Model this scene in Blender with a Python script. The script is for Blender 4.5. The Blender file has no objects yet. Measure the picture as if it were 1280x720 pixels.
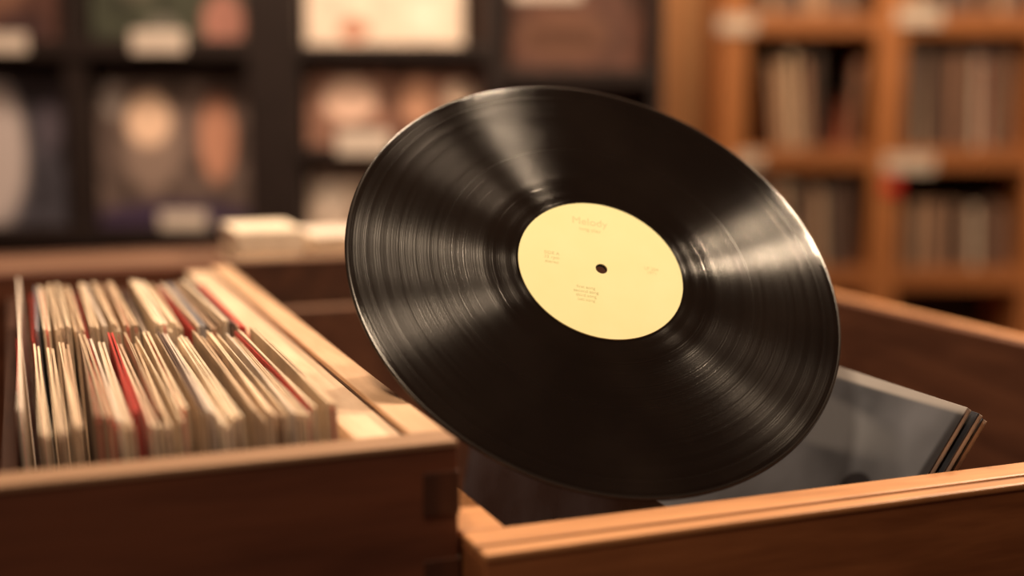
import bpy, bmesh, math, random
from mathutils import Matrix, Vector
random.seed(7)
scene = bpy.context.scene
YAW = math.atan2(0.3581, 0.9337)
CH = 1.25   # camera / eye height
TT = 0.72   # table top

# ------------------------------------------------------------------ materials
def new_mat(name):
    m = bpy.data.materials.new(name); m.use_nodes = True
    nt = m.node_tree
    return m, nt, nt.nodes['Principled BSDF']

def plain(name, col, rough=0.6, var=0.15, scale=30, spec=0.4):
    m, nt, b = new_mat(name)
    tc = nt.nodes.new('ShaderNodeTexCoord')
    n = nt.nodes.new('ShaderNodeTexNoise'); n.inputs['Scale'].default_value = scale
    n.inputs['Detail'].default_value = 5
    r = nt.nodes.new('ShaderNodeValToRGB')
    r.color_ramp.elements[0].position = 0.3; r.color_ramp.elements[1].position = 0.7
    r.color_ramp.elements[0].color = (*[c*(1-var) for c in col], 1)
    r.color_ramp.elements[1].color = (*[min(1, c*(1+var)) for c in col], 1)
    nt.links.new(tc.outputs['Object'], n.inputs['Vector'])
    nt.links.new(n.outputs['Fac'], r.inputs['Fac'])
    nt.links.new(r.outputs['Color'], b.inputs['Base Color'])
    b.inputs['Roughness'].default_value = rough
    b.inputs['Specular IOR Level'].default_value = spec
    return m

def wood(name, c1, c2, axis='X', rough=0.45, scale=6.0, bump=0.15):
    m, nt, b = new_mat(name)
    tc = nt.nodes.new('ShaderNodeTexCoord')
    mp = nt.nodes.new('ShaderNodeMapping')
    s = {'X': (0.12, 1, 1), 'Y': (1, 0.12, 1), 'Z': (1, 1, 0.12)}[axis]
    mp.inputs['Scale'].default_value = [v*scale for v in s]
    n = nt.nodes.new('ShaderNodeTexNoise'); n.inputs['Scale'].default_value = 6
    n.inputs['Detail'].default_value = 8; n.inputs['Distortion'].default_value = 1.2
    n2 = nt.nodes.new('ShaderNodeTexNoise'); n2.inputs['Scale'].default_value = 40
    n2.inputs['Detail'].default_value = 4
    mx = nt.nodes.new('ShaderNodeMath'); mx.operation = 'MULTIPLY_ADD'
    mx.inputs[1].default_value = 0.35
    r = nt.nodes.new('ShaderNodeValToRGB')
    r.color_ramp.elements[0].position = 0.45; r.color_ramp.elements[1].position = 0.85
    r.color_ramp.elements[0].color = (*c1, 1); r.color_ramp.elements[1].color = (*c2, 1)
    bp = nt.nodes.new('ShaderNodeBump'); bp.inputs['Strength'].default_value = bump
    bp.inputs['Distance'].default_value = 0.002
    L = nt.links.new
    L(tc.outputs['Object'], mp.inputs['Vector']); L(mp.outputs['Vector'], n.inputs['Vector'])
    L(mp.outputs['Vector'], n2.inputs['Vector'])
    L(n2.outputs['Fac'], mx.inputs[0]); L(n.outputs['Fac'], mx.inputs[2])
    L(mx.outputs[0], r.inputs['Fac']); L(r.outputs['Color'], b.inputs['Base Color'])
    L(mx.outputs[0], bp.inputs['Height']); L(bp.outputs['Normal'], b.inputs['Normal'])
    b.inputs['Roughness'].default_value = rough
    return m

def artwork(name, base, blobs, rough=0.45, noise_amt=0.5, nscale=6):
    m, nt, b = new_mat(name)
    L = nt.links.new
    tc = nt.nodes.new('ShaderNodeTexCoord')
    sep = nt.nodes.new('ShaderNodeSeparateXYZ'); L(tc.outputs['Generated'], sep.inputs[0])
    com = nt.nodes.new('ShaderNodeCombineXYZ')
    L(sep.outputs['X'], com.inputs['X']); L(sep.outputs['Z'], com.inputs['Y'])
    n = nt.nodes.new('ShaderNodeTexNoise'); n.inputs['Scale'].default_value = nscale
    n.inputs['Detail'].default_value = 3
    L(com.outputs[0], n.inputs['Vector'])
    r = nt.nodes.new('ShaderNodeValToRGB')
    r.color_ramp.elements[0].position = 0.35; r.color_ramp.elements[1].position = 0.68
    r.color_ramp.elements[0].color = (*[c*(1-noise_amt) for c in base], 1)
    r.color_ramp.elements[1].color = (*[min(1, c*(1+noise_amt)) for c in base], 1)
    L(n.outputs['Fac'], r.inputs['Fac'])
    cur = r.outputs['Color']
    for (u, v, ru, rv, col) in blobs:
        mp = nt.nodes.new('ShaderNodeMapping')
        mp.inputs['Location'].default_value = (-u/ru, -v/rv, 0)
        mp.inputs['Scale'].default_value = (1/ru, 1/rv, 1)
        L(com.outputs[0], mp.inputs['Vector'])
        ln = nt.nodes.new('ShaderNodeVectorMath'); ln.operation = 'LENGTH'
        L(mp.outputs['Vector'], ln.inputs[0])
        mr = nt.nodes.new('ShaderNodeMapRange'); mr.interpolation_type = 'SMOOTHSTEP'
        mr.inputs['From Min'].default_value = 1.15; mr.inputs['From Max'].default_value = 0.75
        L(ln.outputs['Value'], mr.inputs['Value'])
        mix = nt.nodes.new('ShaderNodeMix'); mix.data_type = 'RGBA'
        L(mr.outputs['Result'], mix.inputs['Factor']); L(cur, mix.inputs['A'])
        mix.inputs['B'].default_value = (*col, 1)
        cur = mix.outputs['Result']
    L(cur, b.inputs['Base Color'])
    b.inputs['Roughness'].default_value = rough
    return m

# ------------------------------------------------------------------ mesh helpers
def add_box(bm, x0, x1, y0, y1, z0, z1, mi=0, M=None):
    vs = [Vector((x, y, z)) for x in (x0, x1) for y in (y0, y1) for z in (z0, z1)]
    if M: vs = [M @ v for v in vs]
    v = [bm.verts.new(p) for p in vs]
    for f in ((0,1,3,2), (4,6,7,5), (0,4,5,1), (2,3,7,6), (0,2,6,4), (1,5,7,3)):
        fc = bm.faces.new([v[i] for i in f]); fc.material_index = mi

def finish(name, bm, mats, bevel=0.0, parent=None, rot=0.0, loc=(0, 0, 0), smooth=False):
    bmesh.ops.recalc_face_normals(bm, faces=bm.faces)
    me = bpy.data.meshes.new(name); bm.to_mesh(me); bm.free()
    for m in mats: me.materials.append(m)
    ob = bpy.data.objects.new(name, me); scene.collection.objects.link(ob)
    ob.rotation_euler = (0, 0, rot); ob.location = loc
    if parent: ob.parent = parent
    if smooth:
        for p in me.polygons: p.use_smooth = True
    if bevel:
        md = ob.modifiers.new('bevel', 'BEVEL'); md.width = bevel; md.segments = 2
        md.limit_method = 'ANGLE'
    return ob

def boxes(name, lst, mats, bevel=0.0, **kw):
    bm = bmesh.new()
    for b in lst:
        add_box(bm, *b)
    return finish(name, bm, mats, bevel, **kw)

# ------------------------------------------------------------------ palette
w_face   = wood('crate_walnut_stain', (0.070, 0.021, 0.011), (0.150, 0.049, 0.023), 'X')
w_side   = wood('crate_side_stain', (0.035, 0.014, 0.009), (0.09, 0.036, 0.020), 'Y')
w_rim    = wood('plywood_edge', (0.34, 0.145, 0.052), (0.54, 0.26, 0.11), 'X', rough=0.5)
w_rimL   = wood('worn_rim', (0.22, 0.12, 0.068), (0.37, 0.22, 0.13), 'X', rough=0.55)
w_bin    = wood('bin_top', (0.11, 0.052, 0.032), (0.21, 0.11, 0.068), 'X', rough=0.5)
w_rimy   = wood('plywood_edge_side', (0.46, 0.28, 0.165), (0.66, 0.44, 0.28), 'Y', rough=0.6)
w_rimy2  = wood('batten_edge_side', (0.58, 0.40, 0.27), (0.76, 0.57, 0.41), 'Y', rough=0.6)
w_ply_d  = wood('plywood_dark_ply', (0.10, 0.04, 0.018), (0.17, 0.07, 0.03), 'X')
w_end    = wood('joint_end_grain', (0.035, 0.012, 0.007), (0.08, 0.028, 0.014), 'Z')
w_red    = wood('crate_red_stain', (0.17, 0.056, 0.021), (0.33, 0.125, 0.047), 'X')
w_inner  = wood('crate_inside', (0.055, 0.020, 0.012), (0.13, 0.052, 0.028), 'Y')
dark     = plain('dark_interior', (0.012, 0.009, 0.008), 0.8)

# ------------------------------------------------------------------ room shell
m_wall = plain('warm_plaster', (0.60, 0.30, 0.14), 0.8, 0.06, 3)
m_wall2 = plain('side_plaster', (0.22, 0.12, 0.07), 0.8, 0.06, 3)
m_floor = wood('floor_boards', (0.06, 0.03, 0.018), (0.13, 0.07, 0.04), 'Y')
m_ceil = plain('ceiling_paint', (0.16, 0.10, 0.07), 0.9, 0.05, 3)
boxes('floor', [(-3, 3.4, -2.5, 4.35, -0.05, 0.0)], [m_floor])
boxes('wall_back', [(-3, 3.4, 4.2, 4.35, 0.0, 2.9)], [m_wall])
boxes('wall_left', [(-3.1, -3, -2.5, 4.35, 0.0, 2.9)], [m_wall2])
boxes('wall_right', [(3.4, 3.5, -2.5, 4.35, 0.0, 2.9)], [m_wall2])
boxes('ceiling', [(-3, 3.4, -2.5, 4.35, 2.9, 3.0)], [m_ceil])

# ------------------------------------------------------------------ table carrying the crates
tb = [(-0.42, 0.98, 0.42, 1.258, TT-0.04, TT)]
for fx in (-0.38, 0.88):
    for sy in (0.46, 1.16):
        tb.append((fx, fx+0.06, sy, sy+0.06, 0.0, TT-0.04))
tb += [(-0.36, 0.92, 0.47, 0.49, TT-0.13, TT-0.04), (-0.36, 0.92, 1.19, 1.21, TT-0.13, TT-0.04)]
boxes('display_table', tb, [w_face], 0.003, rot=YAW)

# ------------------------------------------------------------------ left crate (7 inch singles)
T = CH-0.154; b0 = TT+0.001
L = [
 (-0.26, 0.183, 0.547, 0.566, b0, T-0.003, 0),        # front wall, stained
 (-0.26, 0.183, 0.5465, 0.5665, T-0.003, T, 2),       # worn top edge
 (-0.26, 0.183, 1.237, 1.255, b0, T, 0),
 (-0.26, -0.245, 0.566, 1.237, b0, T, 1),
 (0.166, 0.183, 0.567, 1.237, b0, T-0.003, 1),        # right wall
 (0.166, 0.183, 0.567, 1.237, T-0.003, T, 3),
 (0.1425, 0.1655, 0.567, 1.237, b0, T-0.004, 6),      # inner batten board
 (-0.016, -0.008, 0.566, 1.237, b0, T-0.02, 1),
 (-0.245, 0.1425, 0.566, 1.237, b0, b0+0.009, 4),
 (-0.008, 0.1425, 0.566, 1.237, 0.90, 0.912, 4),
]
z = b0+0.004
while z < T-0.03:
    L.append((0.166, 0.1836, 0.5462, 0.5475, z, z+0.021, 5)); z += 0.042
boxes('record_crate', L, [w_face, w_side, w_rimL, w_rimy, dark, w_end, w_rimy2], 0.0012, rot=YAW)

# singles
cols = [(0.76,0.60,0.44),(0.64,0.49,0.35),(0.86,0.74,0.60),(0.50,0.37,0.26),(0.34,0.23,0.16),
        (0.70,0.60,0.52),(0.20,0.12,0.10),(0.50,0.05,0.04),(0.58,0.41,0.29),(0.80,0.66,0.50),(0.10,0.06,0.05),(0.25,0.25,0.29)]
pm = [plain('sleeve_paper_%d' % i, c, 0.75, 0.10, 60) for i, c in enumerate(cols)]
wts = [12,9,10,6,4,8,1.6,3.8,7,10,1.4,1.2]
def singles(name, F0, F1, S0, S1, zb, ztop, lean):
    bm = bmesh.new(); f = F0
    while f < F1-0.002:
        th = random.choice([0.0018, 0.0024, 0.0032, 0.0040])
        mi = random.choices(range(len(cols)), wts)[0]
        h = ztop-zb+random.uniform(-0.0055, 0.0028)
        s0 = S0+random.uniform(0, 0.010); s1 = S1+random.uniform(-0.006, 0.006)
        ln = math.radians(lean+random.uniform(-0.9, 0.9))
        M = (Matrix.Translation((f, (s0+s1)/2, zb)) @ Matrix.Rotation(ln, 4, 'Y')
             @ Matrix.Rotation(math.radians(random.uniform(-0.8, 0.8)), 4, 'Z'))
        hl = (s1-s0)/2
        g = th*0.34
        add_box(bm, 0, g, -hl, hl, 0, h, mi, M)
        add_box(bm, th-g, th, -hl, hl, 0, h-random.uniform(0, 0.002), mi, M)
        add_box(bm, g, th-g, -hl+0.0006, hl-0.003, 0, h-0.0035, random.choice([3, 6, 7, 4, 6]), M)
        f += th+random.choice([0.0000, 0.0003, 0.0012])
    return finish(name, bm, pm, rot=YAW)
ZB = 0.9125; ZT = CH-0.139
singles('seven_inch_record_row', 0.016, 0.1415, 0.578, 0.80, ZB, ZT, -3.2)
singles('seven_inch_record_row', 0.016, 0.1415, 0.828, 1.045, ZB, ZT, -3.2)
bm = bmesh.new()
M = Matrix.Translation((0.006, 0, ZB)) @ Matrix.Rotation(math.radians(-3), 4, 'Y')
add_box(bm, -0.0015, 0, 0.60, 1.07, 0, ZT-ZB+0.004, 0, M)
add_box(bm, -0.0035, -0.0017, 0.70, 0.86, 0, ZT-ZB-0.008, 1, M)
finish('divider_card', bm, [pm[5], pm[7]], rot=YAW)

# ------------------------------------------------------------------ right crate (LPs)
R = CH-0.200
Rr = [
 (0.186, 0.815, 0.519, 0.552, b0, R-0.004, 0),
 (0.186, 0.815, 0.5185, 0.5285, R-0.004, R, 2),
 (0.186, 0.815, 0.5285, 0.5325, R-0.004, R-0.0012, 3),
 (0.186, 0.815, 0.5325, 0.5525, R-0.004, R-0.0002, 2),
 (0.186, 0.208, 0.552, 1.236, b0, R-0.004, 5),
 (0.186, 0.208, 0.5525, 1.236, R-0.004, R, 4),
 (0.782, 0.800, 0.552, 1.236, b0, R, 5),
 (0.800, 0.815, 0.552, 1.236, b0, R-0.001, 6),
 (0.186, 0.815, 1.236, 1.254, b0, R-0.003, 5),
 (0.186, 0.815, 1.236, 1.254, R-0.003, R, 8),
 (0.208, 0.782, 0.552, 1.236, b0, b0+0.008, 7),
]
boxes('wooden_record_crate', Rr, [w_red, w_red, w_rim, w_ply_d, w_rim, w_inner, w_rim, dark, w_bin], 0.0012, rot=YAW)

art1 = artwork('glossy_cover_blue', (0.11, 0.118, 0.138),
   [(0.42,0.46,0.10,0.10,(0.40,0.15,0.07)), (0.38,0.56,0.05,0.05,(0.55,0.32,0.20)),
    (0.15,0.78,0.045,0.035,(0.02,0.02,0.024)),
    (0.0,0.5,0.028,0.6,(0.03,0.03,0.035)), (0.5,1.0,0.6,0.025,(0.45,0.43,0.42)), (0.5,0.88,0.4,0.06,(0.17,0.18,0.20))], rough=0.28, nscale=3, noise_amt=0.5)
art2 = artwork('glossy_cover_dark', (0.05, 0.055, 0.07), [(0.4,0.5,0.2,0.2,(0.08,0.06,0.05))], rough=0.25)
edgeg = plain('sleeve_edge_grey', (0.45, 0.40, 0.36), 0.6)
plast = plain('sleeve_spine_black', (0.03, 0.025, 0.022), 0.35)
def lp(name, Ft, S0, zt, ang, mat, t=0.004, size=0.312):
    bm = bmesh.new()
    add_box(bm, 0, size, -t*0.35, 0, 0, size, 0)
    add_box(bm, 0, size, -t, -t*0.65, 0, size-0.001, 1)
    add_box(bm, 0.002, size-0.002, -t*0.66, -t*0.34, 0.0, size-0.006, 2)
    add_box(bm, 0, 0.0012, -t, -t*0.2, 0, size, 1)
    a = math.radians(ang)
    F = Vector((math.cos(YAW), math.sin(YAW), 0)); S = Vector((-math.sin(YAW), math.cos(YAW), 0))
    up = F*math.cos(a)+Vector((0, 0, math.sin(a)))
    X = S; Z = up; Y = Z.cross(X)
    o = F*Ft+S*S0+Vector((0, 0, zt))-Z*size
    ob = finish(name, bm, [mat, edgeg, plast], 0.0003)
    Mx = Matrix((X, Y, Z)).transposed().to_4x4(); Mx.translation = o
    ob.matrix_world = Mx
    return ob
lp('album_sleeve', 0.4912, 0.5650, CH-0.169, 55, art1)
lp('album_sleeve', 0.4965, 0.5620, CH-0.172, 55, art2)
lp('album_sleeve', 0.5015, 0.5640, CH-0.176, 55, art2)
lp('album_sleeve', 0.310, 0.5600, CH-0.211, 78, art2)
lp('album_sleeve', 0.316, 0.5650, CH-0.216, 78, art1)

# ------------------------------------------------------------------ vinyl record
def vinyl_material():
    m, nt, b = new_mat('vinyl_grooves'); Lk = nt.links.new
    tc = nt.nodes.new('ShaderNodeTexCoord')
    sep = nt.nodes.new('ShaderNodeSeparateXYZ'); Lk(tc.outputs['Object'], sep.inputs[0])
    com = nt.nodes.new('ShaderNodeCombineXYZ')
    Lk(sep.outputs['X'], com.inputs['X']); Lk(sep.outputs['Y'], com.inputs['Y'])
    ln = nt.nodes.new('ShaderNodeVectorMath'); ln.operation = 'LENGTH'; Lk(com.outputs[0], ln.inputs[0])
    rad = ln.outputs['Value']
    n1 = nt.nodes.new('ShaderNodeTexNoise'); n1.noise_dimensions = '1D'
    n1.inputs['Scale'].default_value = 1100; n1.inputs['Detail'].default_value = 3
    Lk(rad, n1.inputs['W'])
    n3 = nt.nodes.new('ShaderNodeTexNoise'); n3.noise_dimensions = '1D'
    n3.inputs['Scale'].default_value = 260; n3.inputs['Detail'].default_value = 4
    Lk(rad, n3.inputs['W'])
    ramp = nt.nodes.new('ShaderNodeValToRGB'); cr = ramp.color_ramp; cr.interpolation = 'LINEAR'
    mr = nt.nodes.new('ShaderNodeMapRange'); mr.inputs['From Min'].default_value = 0.0
    mr.inputs['From Max'].default_value = 0.15; Lk(rad, mr.inputs['Value'])
    Lk(mr.outputs['Result'], ramp.inputs['Fac'])
    g = 0.62
    pts = [(0.44,0.30),(0.47,0.45),(0.475,0.78),(0.585,0.80),(0.588,g),(0.592,g),(0.595,0.82),
           (0.70,0.80),(0.703,g),(0.707,g),(0.71,0.84),(0.80,0.82),(0.803,g),(0.807,g),(0.81,0.84),
           (0.91,0.82),(0.913,g),(0.917,g),(0.92,0.86),(0.968,0.84),(0.974,0.35)]
    cr.elements[0].position = 0; cr.elements[0].color = (0.25, 0.25, 0.25, 1)
    cr.elements[1].position = 1; cr.elements[1].color = (0.3, 0.3, 0.3, 1)
    for p, v in pts:
        e = cr.elements.new(p); e.color = (v, v, v, 1)
    r1 = nt.nodes.new('ShaderNodeMath'); r1.operation = 'MULTIPLY_ADD'
    Lk(ramp.outputs['Color'], r1.inputs[0]); r1.inputs[1].default_value = 0.18; r1.inputs[2].default_value = 0.03
    r2 = nt.nodes.new('ShaderNodeMath'); r2.operation = 'MULTIPLY_ADD'
    Lk(n3.outputs['Fac'], r2.inputs[0]); r2.inputs[1].default_value = 0.14; Lk(r1.outputs[0], r2.inputs[2])
    Lk(r2.outputs[0], b.inputs['Roughness'])
    b.inputs['Anisotropic'].default_value = 1.0
    b.inputs['Anisotropic Rotation'].default_value = 0.25
    tg = nt.nodes.new('ShaderNodeTangent'); tg.direction_type = 'RADIAL'; tg.axis = 'Z'
    Lk(tg.outputs[0], b.inputs['Tangent'])
    n2 = nt.nodes.new('ShaderNodeTexNoise'); n2.inputs['Scale'].default_value = 14; n2.inputs['Detail'].default_value = 6
    Lk(tc.outputs['Object'], n2.inputs['Vector'])
    rc = nt.nodes.new('ShaderNodeValToRGB')
    rc.color_ramp.elements[0].position = 0.4; rc.color_ramp.elements[0].color = (0.006, 0.0042, 0.0037, 1)
    rc.color_ramp.elements[1].position = 0.85; rc.color_ramp.elements[1].color = (0.012, 0.0085, 0.007, 1)
    Lk(n2.outputs['Fac'], rc.inputs['Fac']); Lk(rc.outputs['Color'], b.inputs['Base Color'])
    bp = nt.nodes.new('ShaderNodeBump'); bp.inputs['Strength'].default_value = 0.6; bp.inputs['Distance'].default_value = 0.0003
    Lk(n1.outputs['Fac'], bp.inputs['Height']); Lk(bp.outputs['Normal'], b.inputs['Normal'])
    b.inputs['Specular IOR Level'].default_value = 0.5
    return m

def lathe(name, prof, mats, mis, seg=256, smooth=True):
    bm = bmesh.new(); rings = []
    for (r, z) in prof:
        rings.append([bm.verts.new((r*math.cos(2*math.pi*i/seg), r*math.sin(2*math.pi*i/seg), z)) for i in range(seg)])
    n = len(prof)
    for k in range(n):
        a, b2 = rings[k], rings[(k+1) % n]
        for i in range(seg):
            f = bm.faces.new((a[i], a[(i+1) % seg], b2[(i+1) % seg], b2[i])); f.material_index = mis[k]
    return finish(name, bm, mats, smooth=smooth)
vin = vinyl_material()
edge = plain('vinyl_edge', (0.02, 0.016, 0.014), 0.22, spec=0.8)
prof = [(0.0036, 0.0010), (0.049, 0.0010), (0.0505, 0.0011), (0.066, 0.0010), (0.1455, 0.0010), (0.1482, 0.0013), (0.1496, 0.0010),
        (0.1502, 0.0), (0.1496, -0.0010), (0.1482, -0.0014), (0.1455, -0.0010), (0.0505, -0.0010), (0.0036, -0.0010)]
mis = [0, 0, 0, 0, 0, 1, 1, 1, 1, 0, 0, 0, 1]
rec = lathe('vinyl_record', prof, [vin, edge], mis)
lab_m, nt, b = new_mat('label_paper_yellow')
tc = nt.nodes.new('ShaderNodeTexCoord'); n = nt.nodes.new('ShaderNodeTexNoise'); n.inputs['Scale'].default_value = 40
rr = nt.nodes.new('ShaderNodeValToRGB')
rr.color_ramp.elements[0].color = (0.76, 0.735, 0.38, 1); rr.color_ramp.elements[1].color = (0.82, 0.795, 0.46, 1)
nt.links.new(tc.outputs['Object'], n.inputs['Vector']); nt.links.new(n.outputs['Fac'], rr.inputs['Fac'])
nt.links.new(rr.outputs['Color'], b.inputs['Base Color']); b.inputs['Roughness'].default_value = 0.7
ink = plain('label_ink', (0.65, 0.62, 0.33), 0.7)
lab = lathe('centre_label', [(0.0036, 0.0016), (0.0500, 0.0016), (0.0503, 0.0009), (0.0036, 0.0009)],
            [lab_m, ink], [0]*4, smooth=False)
lab.parent = rec
def txt(name, s, x, y, size, rot=0):
    cu = bpy.data.curves.new(name, 'FONT'); cu.body = s; cu.size = size
    cu.align_x = 'CENTER'; cu.align_y = 'CENTER'; cu.extrude = 0.00002
    cu.materials.append(ink)
    o = bpy.data.objects.new(name, cu); scene.collection.objects.link(o); o.parent = rec
    o.location = (x, y, 0.00163); o.rotation_euler = (0, 0, rot)
txt('label_logo', 'Melody', -0.006, 0.0345, 0.0075)
txt('label_sub', 'long play', -0.006, 0.0285, 0.0038)
txt('label_side', 'SIDE A\n33 rpm\nstereo', -0.030, 0.003, 0.0032)
txt('label_number', 'LP 204\n1971', 0.031, 0.004, 0.0032)
txt('label_tracks', 'first song\nsecond song\nthird song\nlast song', -0.010, -0.020, 0.0030)

N = Vector((0.235, -0.676, 0.698)).normalized()
Yv = Vector((0, 0.722, 0.692)); Yv = (Yv-N*Yv.dot(N)).normalized(); Xv = Yv.cross(N)
Mx = Matrix((Xv, Yv, N)).transposed().to_4x4()
Mx.translation = Vector((0.0520, 0.7438, CH-0.0965))
rec.matrix_world = Mx

# ------------------------------------------------------------------ bin behind crates
B = CH-0.154
boxes('record_bin', [
 (-0.60, 0.60, 1.268, 1.292, 0.0, B-0.003, 0), (-0.60, 0.60, 1.267, 1.292, B-0.003, B, 1),
 (-0.60, 0.60, 1.292, 1.47, B-0.03, B-0.008, 2), (-0.60, 0.60, 1.47, 1.49, 0.0, B-0.006, 0),
 (-0.60, -0.58, 1.292, 1.47, 0.0, B-0.03, 0), (0.58, 0.60, 1.292, 1.47, 0.0, B-0.03, 0),
 (-0.58, 0.58, 1.292, 1.47, 0.05, 0.07, 0)], [w_side, w_bin, w_bin], 0.001, rot=YAW)
def stack(F0, F1, S0, S1, n, t):
    bm = bmesh.new(); zz = B-0.0075
    for i in range(n):
        j = random.uniform(-0.003, 0.003)
        add_box(bm, F0+j, F1+j, S0+j, S1+j, zz, zz+t*0.85, random.choice([0, 1, 2])); zz += t
    finish('card_stack', bm, [pm[2], pm[0], pm[5]], rot=YAW)
stack(0.205, 0.275, 1.33, 1.44, 8, 0.004)
stack(0.285, 0.365, 1.33, 1.44, 6, 0.004)

# ------------------------------------------------------------------ left display shelving
tag = plain('price_tag_paper', (0.66, 0.56, 0.49), 0.6, 0.05)
fr = plain('shelf_black_stain', (0.018, 0.011, 0.010), 0.45)
bk = plain('shelf_back_panel', (0.07, 0.035, 0.025), 0.7)
ds = [(-1.45, 0.27, 2.56, 2.60, 0.0, 2.3, 1)]
for x0, x1 in ((-1.45, -1.40), (-0.845, -0.805), (-0.50, -0.400), (-0.05, -0.014), (0.262, 0.285)):
    ds.append((x0, x1, 2.44, 2.56, 0.0, 2.3, 0))
for zc in (0.25, 0.62, 0.985, 1.335, 1.70, 2.05):
    ds.append((-1.40, -0.50, 2.445, 2.56, zc, zc+0.022, 0))
    ds.append((-1.40, -0.50, 2.43, 2.445, zc, zc+0.035, 0))
for zc in (0.62, 0.95, 1.145, 1.335, 1.70, 2.05):
    ds.append((-0.40, -0.05, 2.445, 2.56, zc, zc+0.018, 0))
    ds.append((-0.40, -0.05, 2.43, 2.445, zc, zc+0.025, 0))
for zc in (0.62, 0.90, 1.285, 1.70, 2.05):
    ds.append((-0.014, 0.262, 2.445, 2.56, zc, zc+0.018, 0))
    ds.append((-0.014, 0.262, 2.43, 2.445, zc, zc+0.03, 0))
for (xa, w, zc, h) in ((-0.99, 0.085, 1.345, 0.035), (-0.71, 0.10, 1.345, 0.04), (-0.67, 0.09, 1.015, 0.032),
                       (-0.33, 0.10, 1.155, 0.045), (0.00, 0.13, 1.44, 0.02), (-1.25, 0.09, 1.0, 0.04)):
    ds.append((xa, xa+w, 2.424, 2.43, zc, zc+h, 2))
boxes('record_display_shelf', ds, [fr, bk, tag], 0.002)

def cover(x0, z0, w, h, base, blobs, lean=4, noise=0.5, ns=6):
    bm = bmesh.new(); add_box(bm, 0, w, -0.004, 0.0, 0, h)
    m = artwork('cover_print', base, blobs, noise_amt=noise, nscale=ns)
    ob = finish('album_cover', bm, [m], 0.0008)
    ob.location = (x0, 2.485, z0); ob.rotation_euler = (-math.radians(lean), 0, 0)
    return ob
cover(-1.135, 1.008, 0.285, 0.295, (0.07,0.065,0.085), [(0.45,0.5,0.24,0.5,(0.56,0.48,0.48)),(0.85,0.7,0.10,0.2,(0.12,0.10,0.13))])
cover(-0.80, 1.008, 0.295, 0.295, (0.13,0.09,0.08), [(0.35,0.55,0.2,0.3,(0.28,0.20,0.17)),(0.33,0.72,0.15,0.18,(0.92,0.64,0.48)),
      (0.78,0.60,0.12,0.30,(0.58,0.28,0.19)),(0.5,0.05,0.6,0.14,(0.05,0.03,0.07)),(0.1,0.85,0.08,0.12,(0.36,0.30,0.28))])
cover(-1.135, 1.358, 0.285, 0.295, (0.11,0.05,0.04), [(0.5,0.5,0.3,0.3,(0.2,0.1,0.07)),(0.7,0.12,0.2,0.1,(0.06,0.03,0.03))])
cover(-0.80, 1.358, 0.295, 0.295, (0.05,0.055,0.038), [(0.85,0.15,0.14,0.2,(0.42,0.19,0.15)),(0.3,0.6,0.2,0.3,(0.12,0.10,0.08)),(0.45,0.1,0.12,0.1,(0.16,0.15,0.13))])
cover(-0.392, 1.354, 0.30, 0.30, (0.88,0.72,0.60), [(0.3,0.12,0.10,0.08,(0.55,0.26,0.18)),(0.75,0.2,0.12,0.12,(0.95,0.86,0.74))], noise=0.15)
cover(-0.394, 1.164, 0.165, 0.155, (0.28,0.14,0.10), [(0.50,0.60,0.32,0.28,(0.88,0.60,0.48)),(0.6,0.2,0.3,0.12,(0.10,0.05,0.04))])
cover(-0.222, 1.164, 0.165, 0.155, (0.22,0.10,0.07), [(0.25,0.6,0.2,0.3,(0.60,0.32,0.21)),(0.75,0.65,0.2,0.2,(0.88,0.66,0.52))])
cover(-0.394, 0.969, 0.15, 0.165, (0.56,0.43,0.35), [(0.3,0.6,0.2,0.2,(0.85,0.70,0.60)),(0.7,0.3,0.2,0.2,(0.30,0.17,0.13))])
cover(-0.235, 0.969, 0.15, 0.165, (0.40,0.25,0.18), [(0.5,0.6,0.2,0.2,(0.62,0.50,0.40))])
cover(-0.008, 1.304, 0.262, 0.262, (0.11,0.045,0.03), [(0.4,0.3,0.35,0.2,(0.17,0.075,0.045)),(0.6,0.75,0.2,0.14,(0.05,0.02,0.015))])
cover(-0.008, 0.92, 0.262, 0.27, (0.14,0.07,0.045), [(0.3,0.8,0.2,0.12,(0.35,0.2,0.13))])
cover(-1.135, 0.645, 0.285, 0.29, (0.2,0.12,0.1), [])
cover(-0.80, 0.645, 0.295, 0.29, (0.1,0.08,0.12), [])

# ------------------------------------------------------------------ right wooden shelving
w_sh = wood('orange_pine', (0.34, 0.125, 0.042), (0.50, 0.20, 0.070), 'Z', rough=0.5)
w_sh2 = wood('orange_pine_shelf', (0.28, 0.10, 0.034), (0.43, 0.165, 0.058), 'X', rough=0.5)
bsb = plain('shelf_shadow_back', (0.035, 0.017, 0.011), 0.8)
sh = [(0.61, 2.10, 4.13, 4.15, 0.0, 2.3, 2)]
for x0, x1 in ((0.61, 0.69), (1.064, 1.150), (1.53, 1.61), (2.03, 2.10)):
    sh.append((x0, x1, 3.80, 4.13, 0.0, 2.3, 0))
zs = [0.05, 0.335, 0.70, 1.058, 1.450, 1.83, 2.24]
for i, zc in enumerate(zs):
    sh.append((0.69, 2.03, 3.803, 4.13, zc, zc+0.06, 1))
for (xa, w, zc, h) in ((0.60, 0.11, 1.455, 0.045), (1.12, 0.13, 1.476, 0.05), (1.10, 0.15, 1.050, 0.05), (0.66,0.08,1.06,0.045)):
    sh.append((xa, xa+w, 3.794, 3.80, zc, zc+h, 3))
sh.append((1.10, 1.15, 3.79, 3.80, 0.985, 1.03, 4))
redtag = plain('red_sticker', (0.6, 0.02, 0.02), 0.5)
boxes('wooden_bookshelf', sh, [w_sh, w_sh2, bsb, tag, redtag], 0.003)

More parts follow.
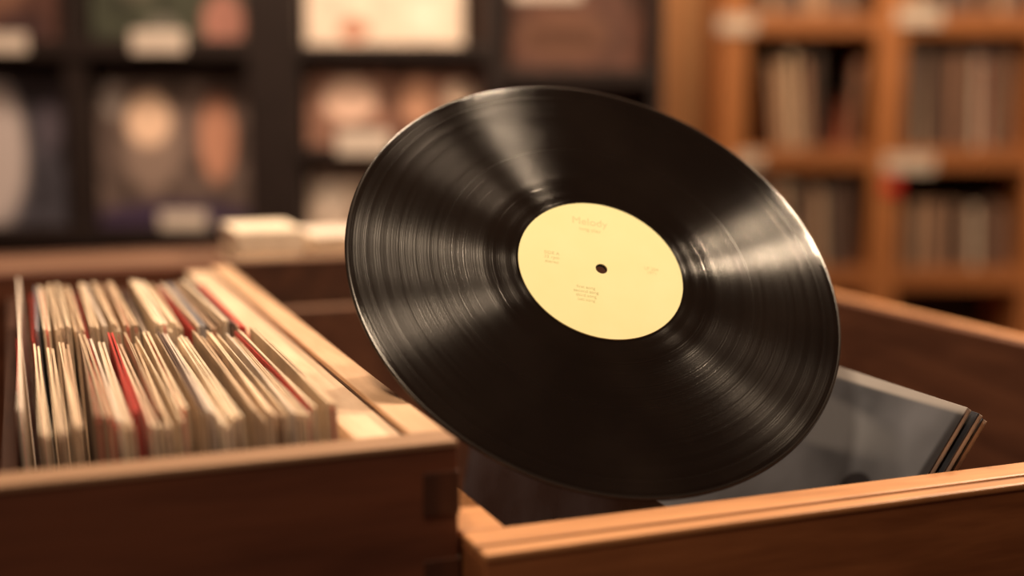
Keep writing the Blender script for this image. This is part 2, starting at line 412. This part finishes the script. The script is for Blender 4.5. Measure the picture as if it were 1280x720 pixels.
sp = [(0.60,0.45,0.33),(0.34,0.18,0.12),(0.74,0.60,0.48),(0.12,0.07,0.055),(0.20,0.15,0.145),(0.48,0.30,0.20),(0.06,0.04,0.035),(0.45,0.12,0.06)]
spm = [plain('spine_%d' % i, c, 0.6) for i, c in enumerate(sp)]
def spines(x0, x1, zb, hmax, wt, leanmax=6, gap=0.0):
    bm = bmesh.new(); x = x0+0.01
    while x < x1-0.03:
        w = random.uniform(0.005, 0.028); h = hmax*random.uniform(0.86, 1.0)
        ln = math.radians(random.uniform(0, leanmax))
        yy = 3.815+random.uniform(0, 0.03)
        M = Matrix.Translation((x, yy, zb+0.003)) @ Matrix.Rotation(-ln, 4, 'Y')
        add_box(bm, 0, w, 0, 0.26, 0, h, random.choices(range(8), wt)[0], M)
        x += w+0.001+random.choice([0, 0, gap])
    finish('shelved_record_row', bm, spm)
W1 = [6,3,6,3,2,4,3,0.5]; W2 = [1,3,0.6,6,4,2,8,0.5]
spines(0.77, 0.95, 1.118, 0.285, W1, 9, 0.006)
spines(0.96, 1.04, 1.118, 0.27, W1, -14, 0.006)
spines(1.16, 1.51, 1.118, 0.295, [1,4,1,5,6,3,8,0.3], 4)
spines(0.72, 1.04, 0.760, 0.26, [3,4,2,5,5,3,6,0.4], 6)
spines(1.16, 1.51, 0.760, 0.20, W2, 3)
spines(0.70, 1.04, 1.510, 0.27, W2, 5)
spines(1.16, 1.51, 1.510, 0.27, W2, 3)
spines(1.62, 2.00, 1.118, 0.29, W2, 3)
spines(1.62, 2.00, 1.510, 0.27, W2, 3)

# ------------------------------------------------------------------ lights
def area(name, loc, target, size, power, col, spread=180):
    ld = bpy.data.lights.new(name, 'AREA'); ld.size = size; ld.energy = power; ld.color = col
    ld.shape = 'DISK'; ld.spread = math.radians(spread)
    o = bpy.data.objects.new(name, ld); scene.collection.objects.link(o); o.location = loc
    o.rotation_euler = (Vector(target)-Vector(loc)).to_track_quat('-Z', 'Y').to_euler()
warm = (1.0, 0.74, 0.50)
rc = Vector((0.05, 0.74, 1.153))
area('unseen_lamp', rc+1.4*Vector((0.05, 0.47, 0.88)), rc, 0.06, 9, warm)
area('unseen_lamp', rc+1.35*Vector((-0.209, -0.428, 0.877)), rc+Vector((-0.05, 0.05, 0)), 0.22, 4.0, warm, 100)  # added key light, brightens the label and crate fronts
area('unseen_lamp', rc+1.4*Vector((0.657, 0.551, 0.513)), rc, 0.12, 13, warm)
area('unseen_lamp', rc+1.5*Vector((0.73, 0.42, 0.54)), rc, 0.10, 24, warm)  # unseen neighbour of the previous light, added for more groove streaks
area('unseen_lamp', (-0.38, 1.55, 2.6), (-0.32, 2.5, 1.25), 0.4, 35, (1.0, 0.73, 0.50))  # added light for the display covers, no fixture there
area('unseen_lamp', (1.1, 2.7, 2.7), (0.95, 4.0, 1.2), 0.5, 38, (1.0, 0.72, 0.45))  # added light to brighten the wooden bookshelf
area('unseen_lamp', (0.45, 3.5, 2.6), (0.5, 4.2, 1.5), 0.3, 15, (1.0, 0.72, 0.45))  # added light to lift the back wall beside the bookshelf
w = bpy.data.worlds.new('world'); scene.world = w; w.use_nodes = True
w.node_tree.nodes['Background'].inputs[0].default_value = (1.0, 0.56, 0.40, 1)
w.node_tree.nodes['Background'].inputs[1].default_value = 0.15

# ------------------------------------------------------------------ camera
cd = bpy.data.cameras.new('camera'); cam = bpy.data.objects.new('camera', cd)
scene.collection.objects.link(cam); scene.camera = cam
cd.sensor_width = 36; cd.lens = 45; cd.clip_start = 0.02
cam.location = (0, 0, CH); cam.rotation_euler = (math.radians(90-8.18), 0, 0)
cd.dof.use_dof = True; cd.dof.focus_distance = 0.725; cd.dof.aperture_fstop = 2.1
scene.view_settings.view_transform = 'Standard'
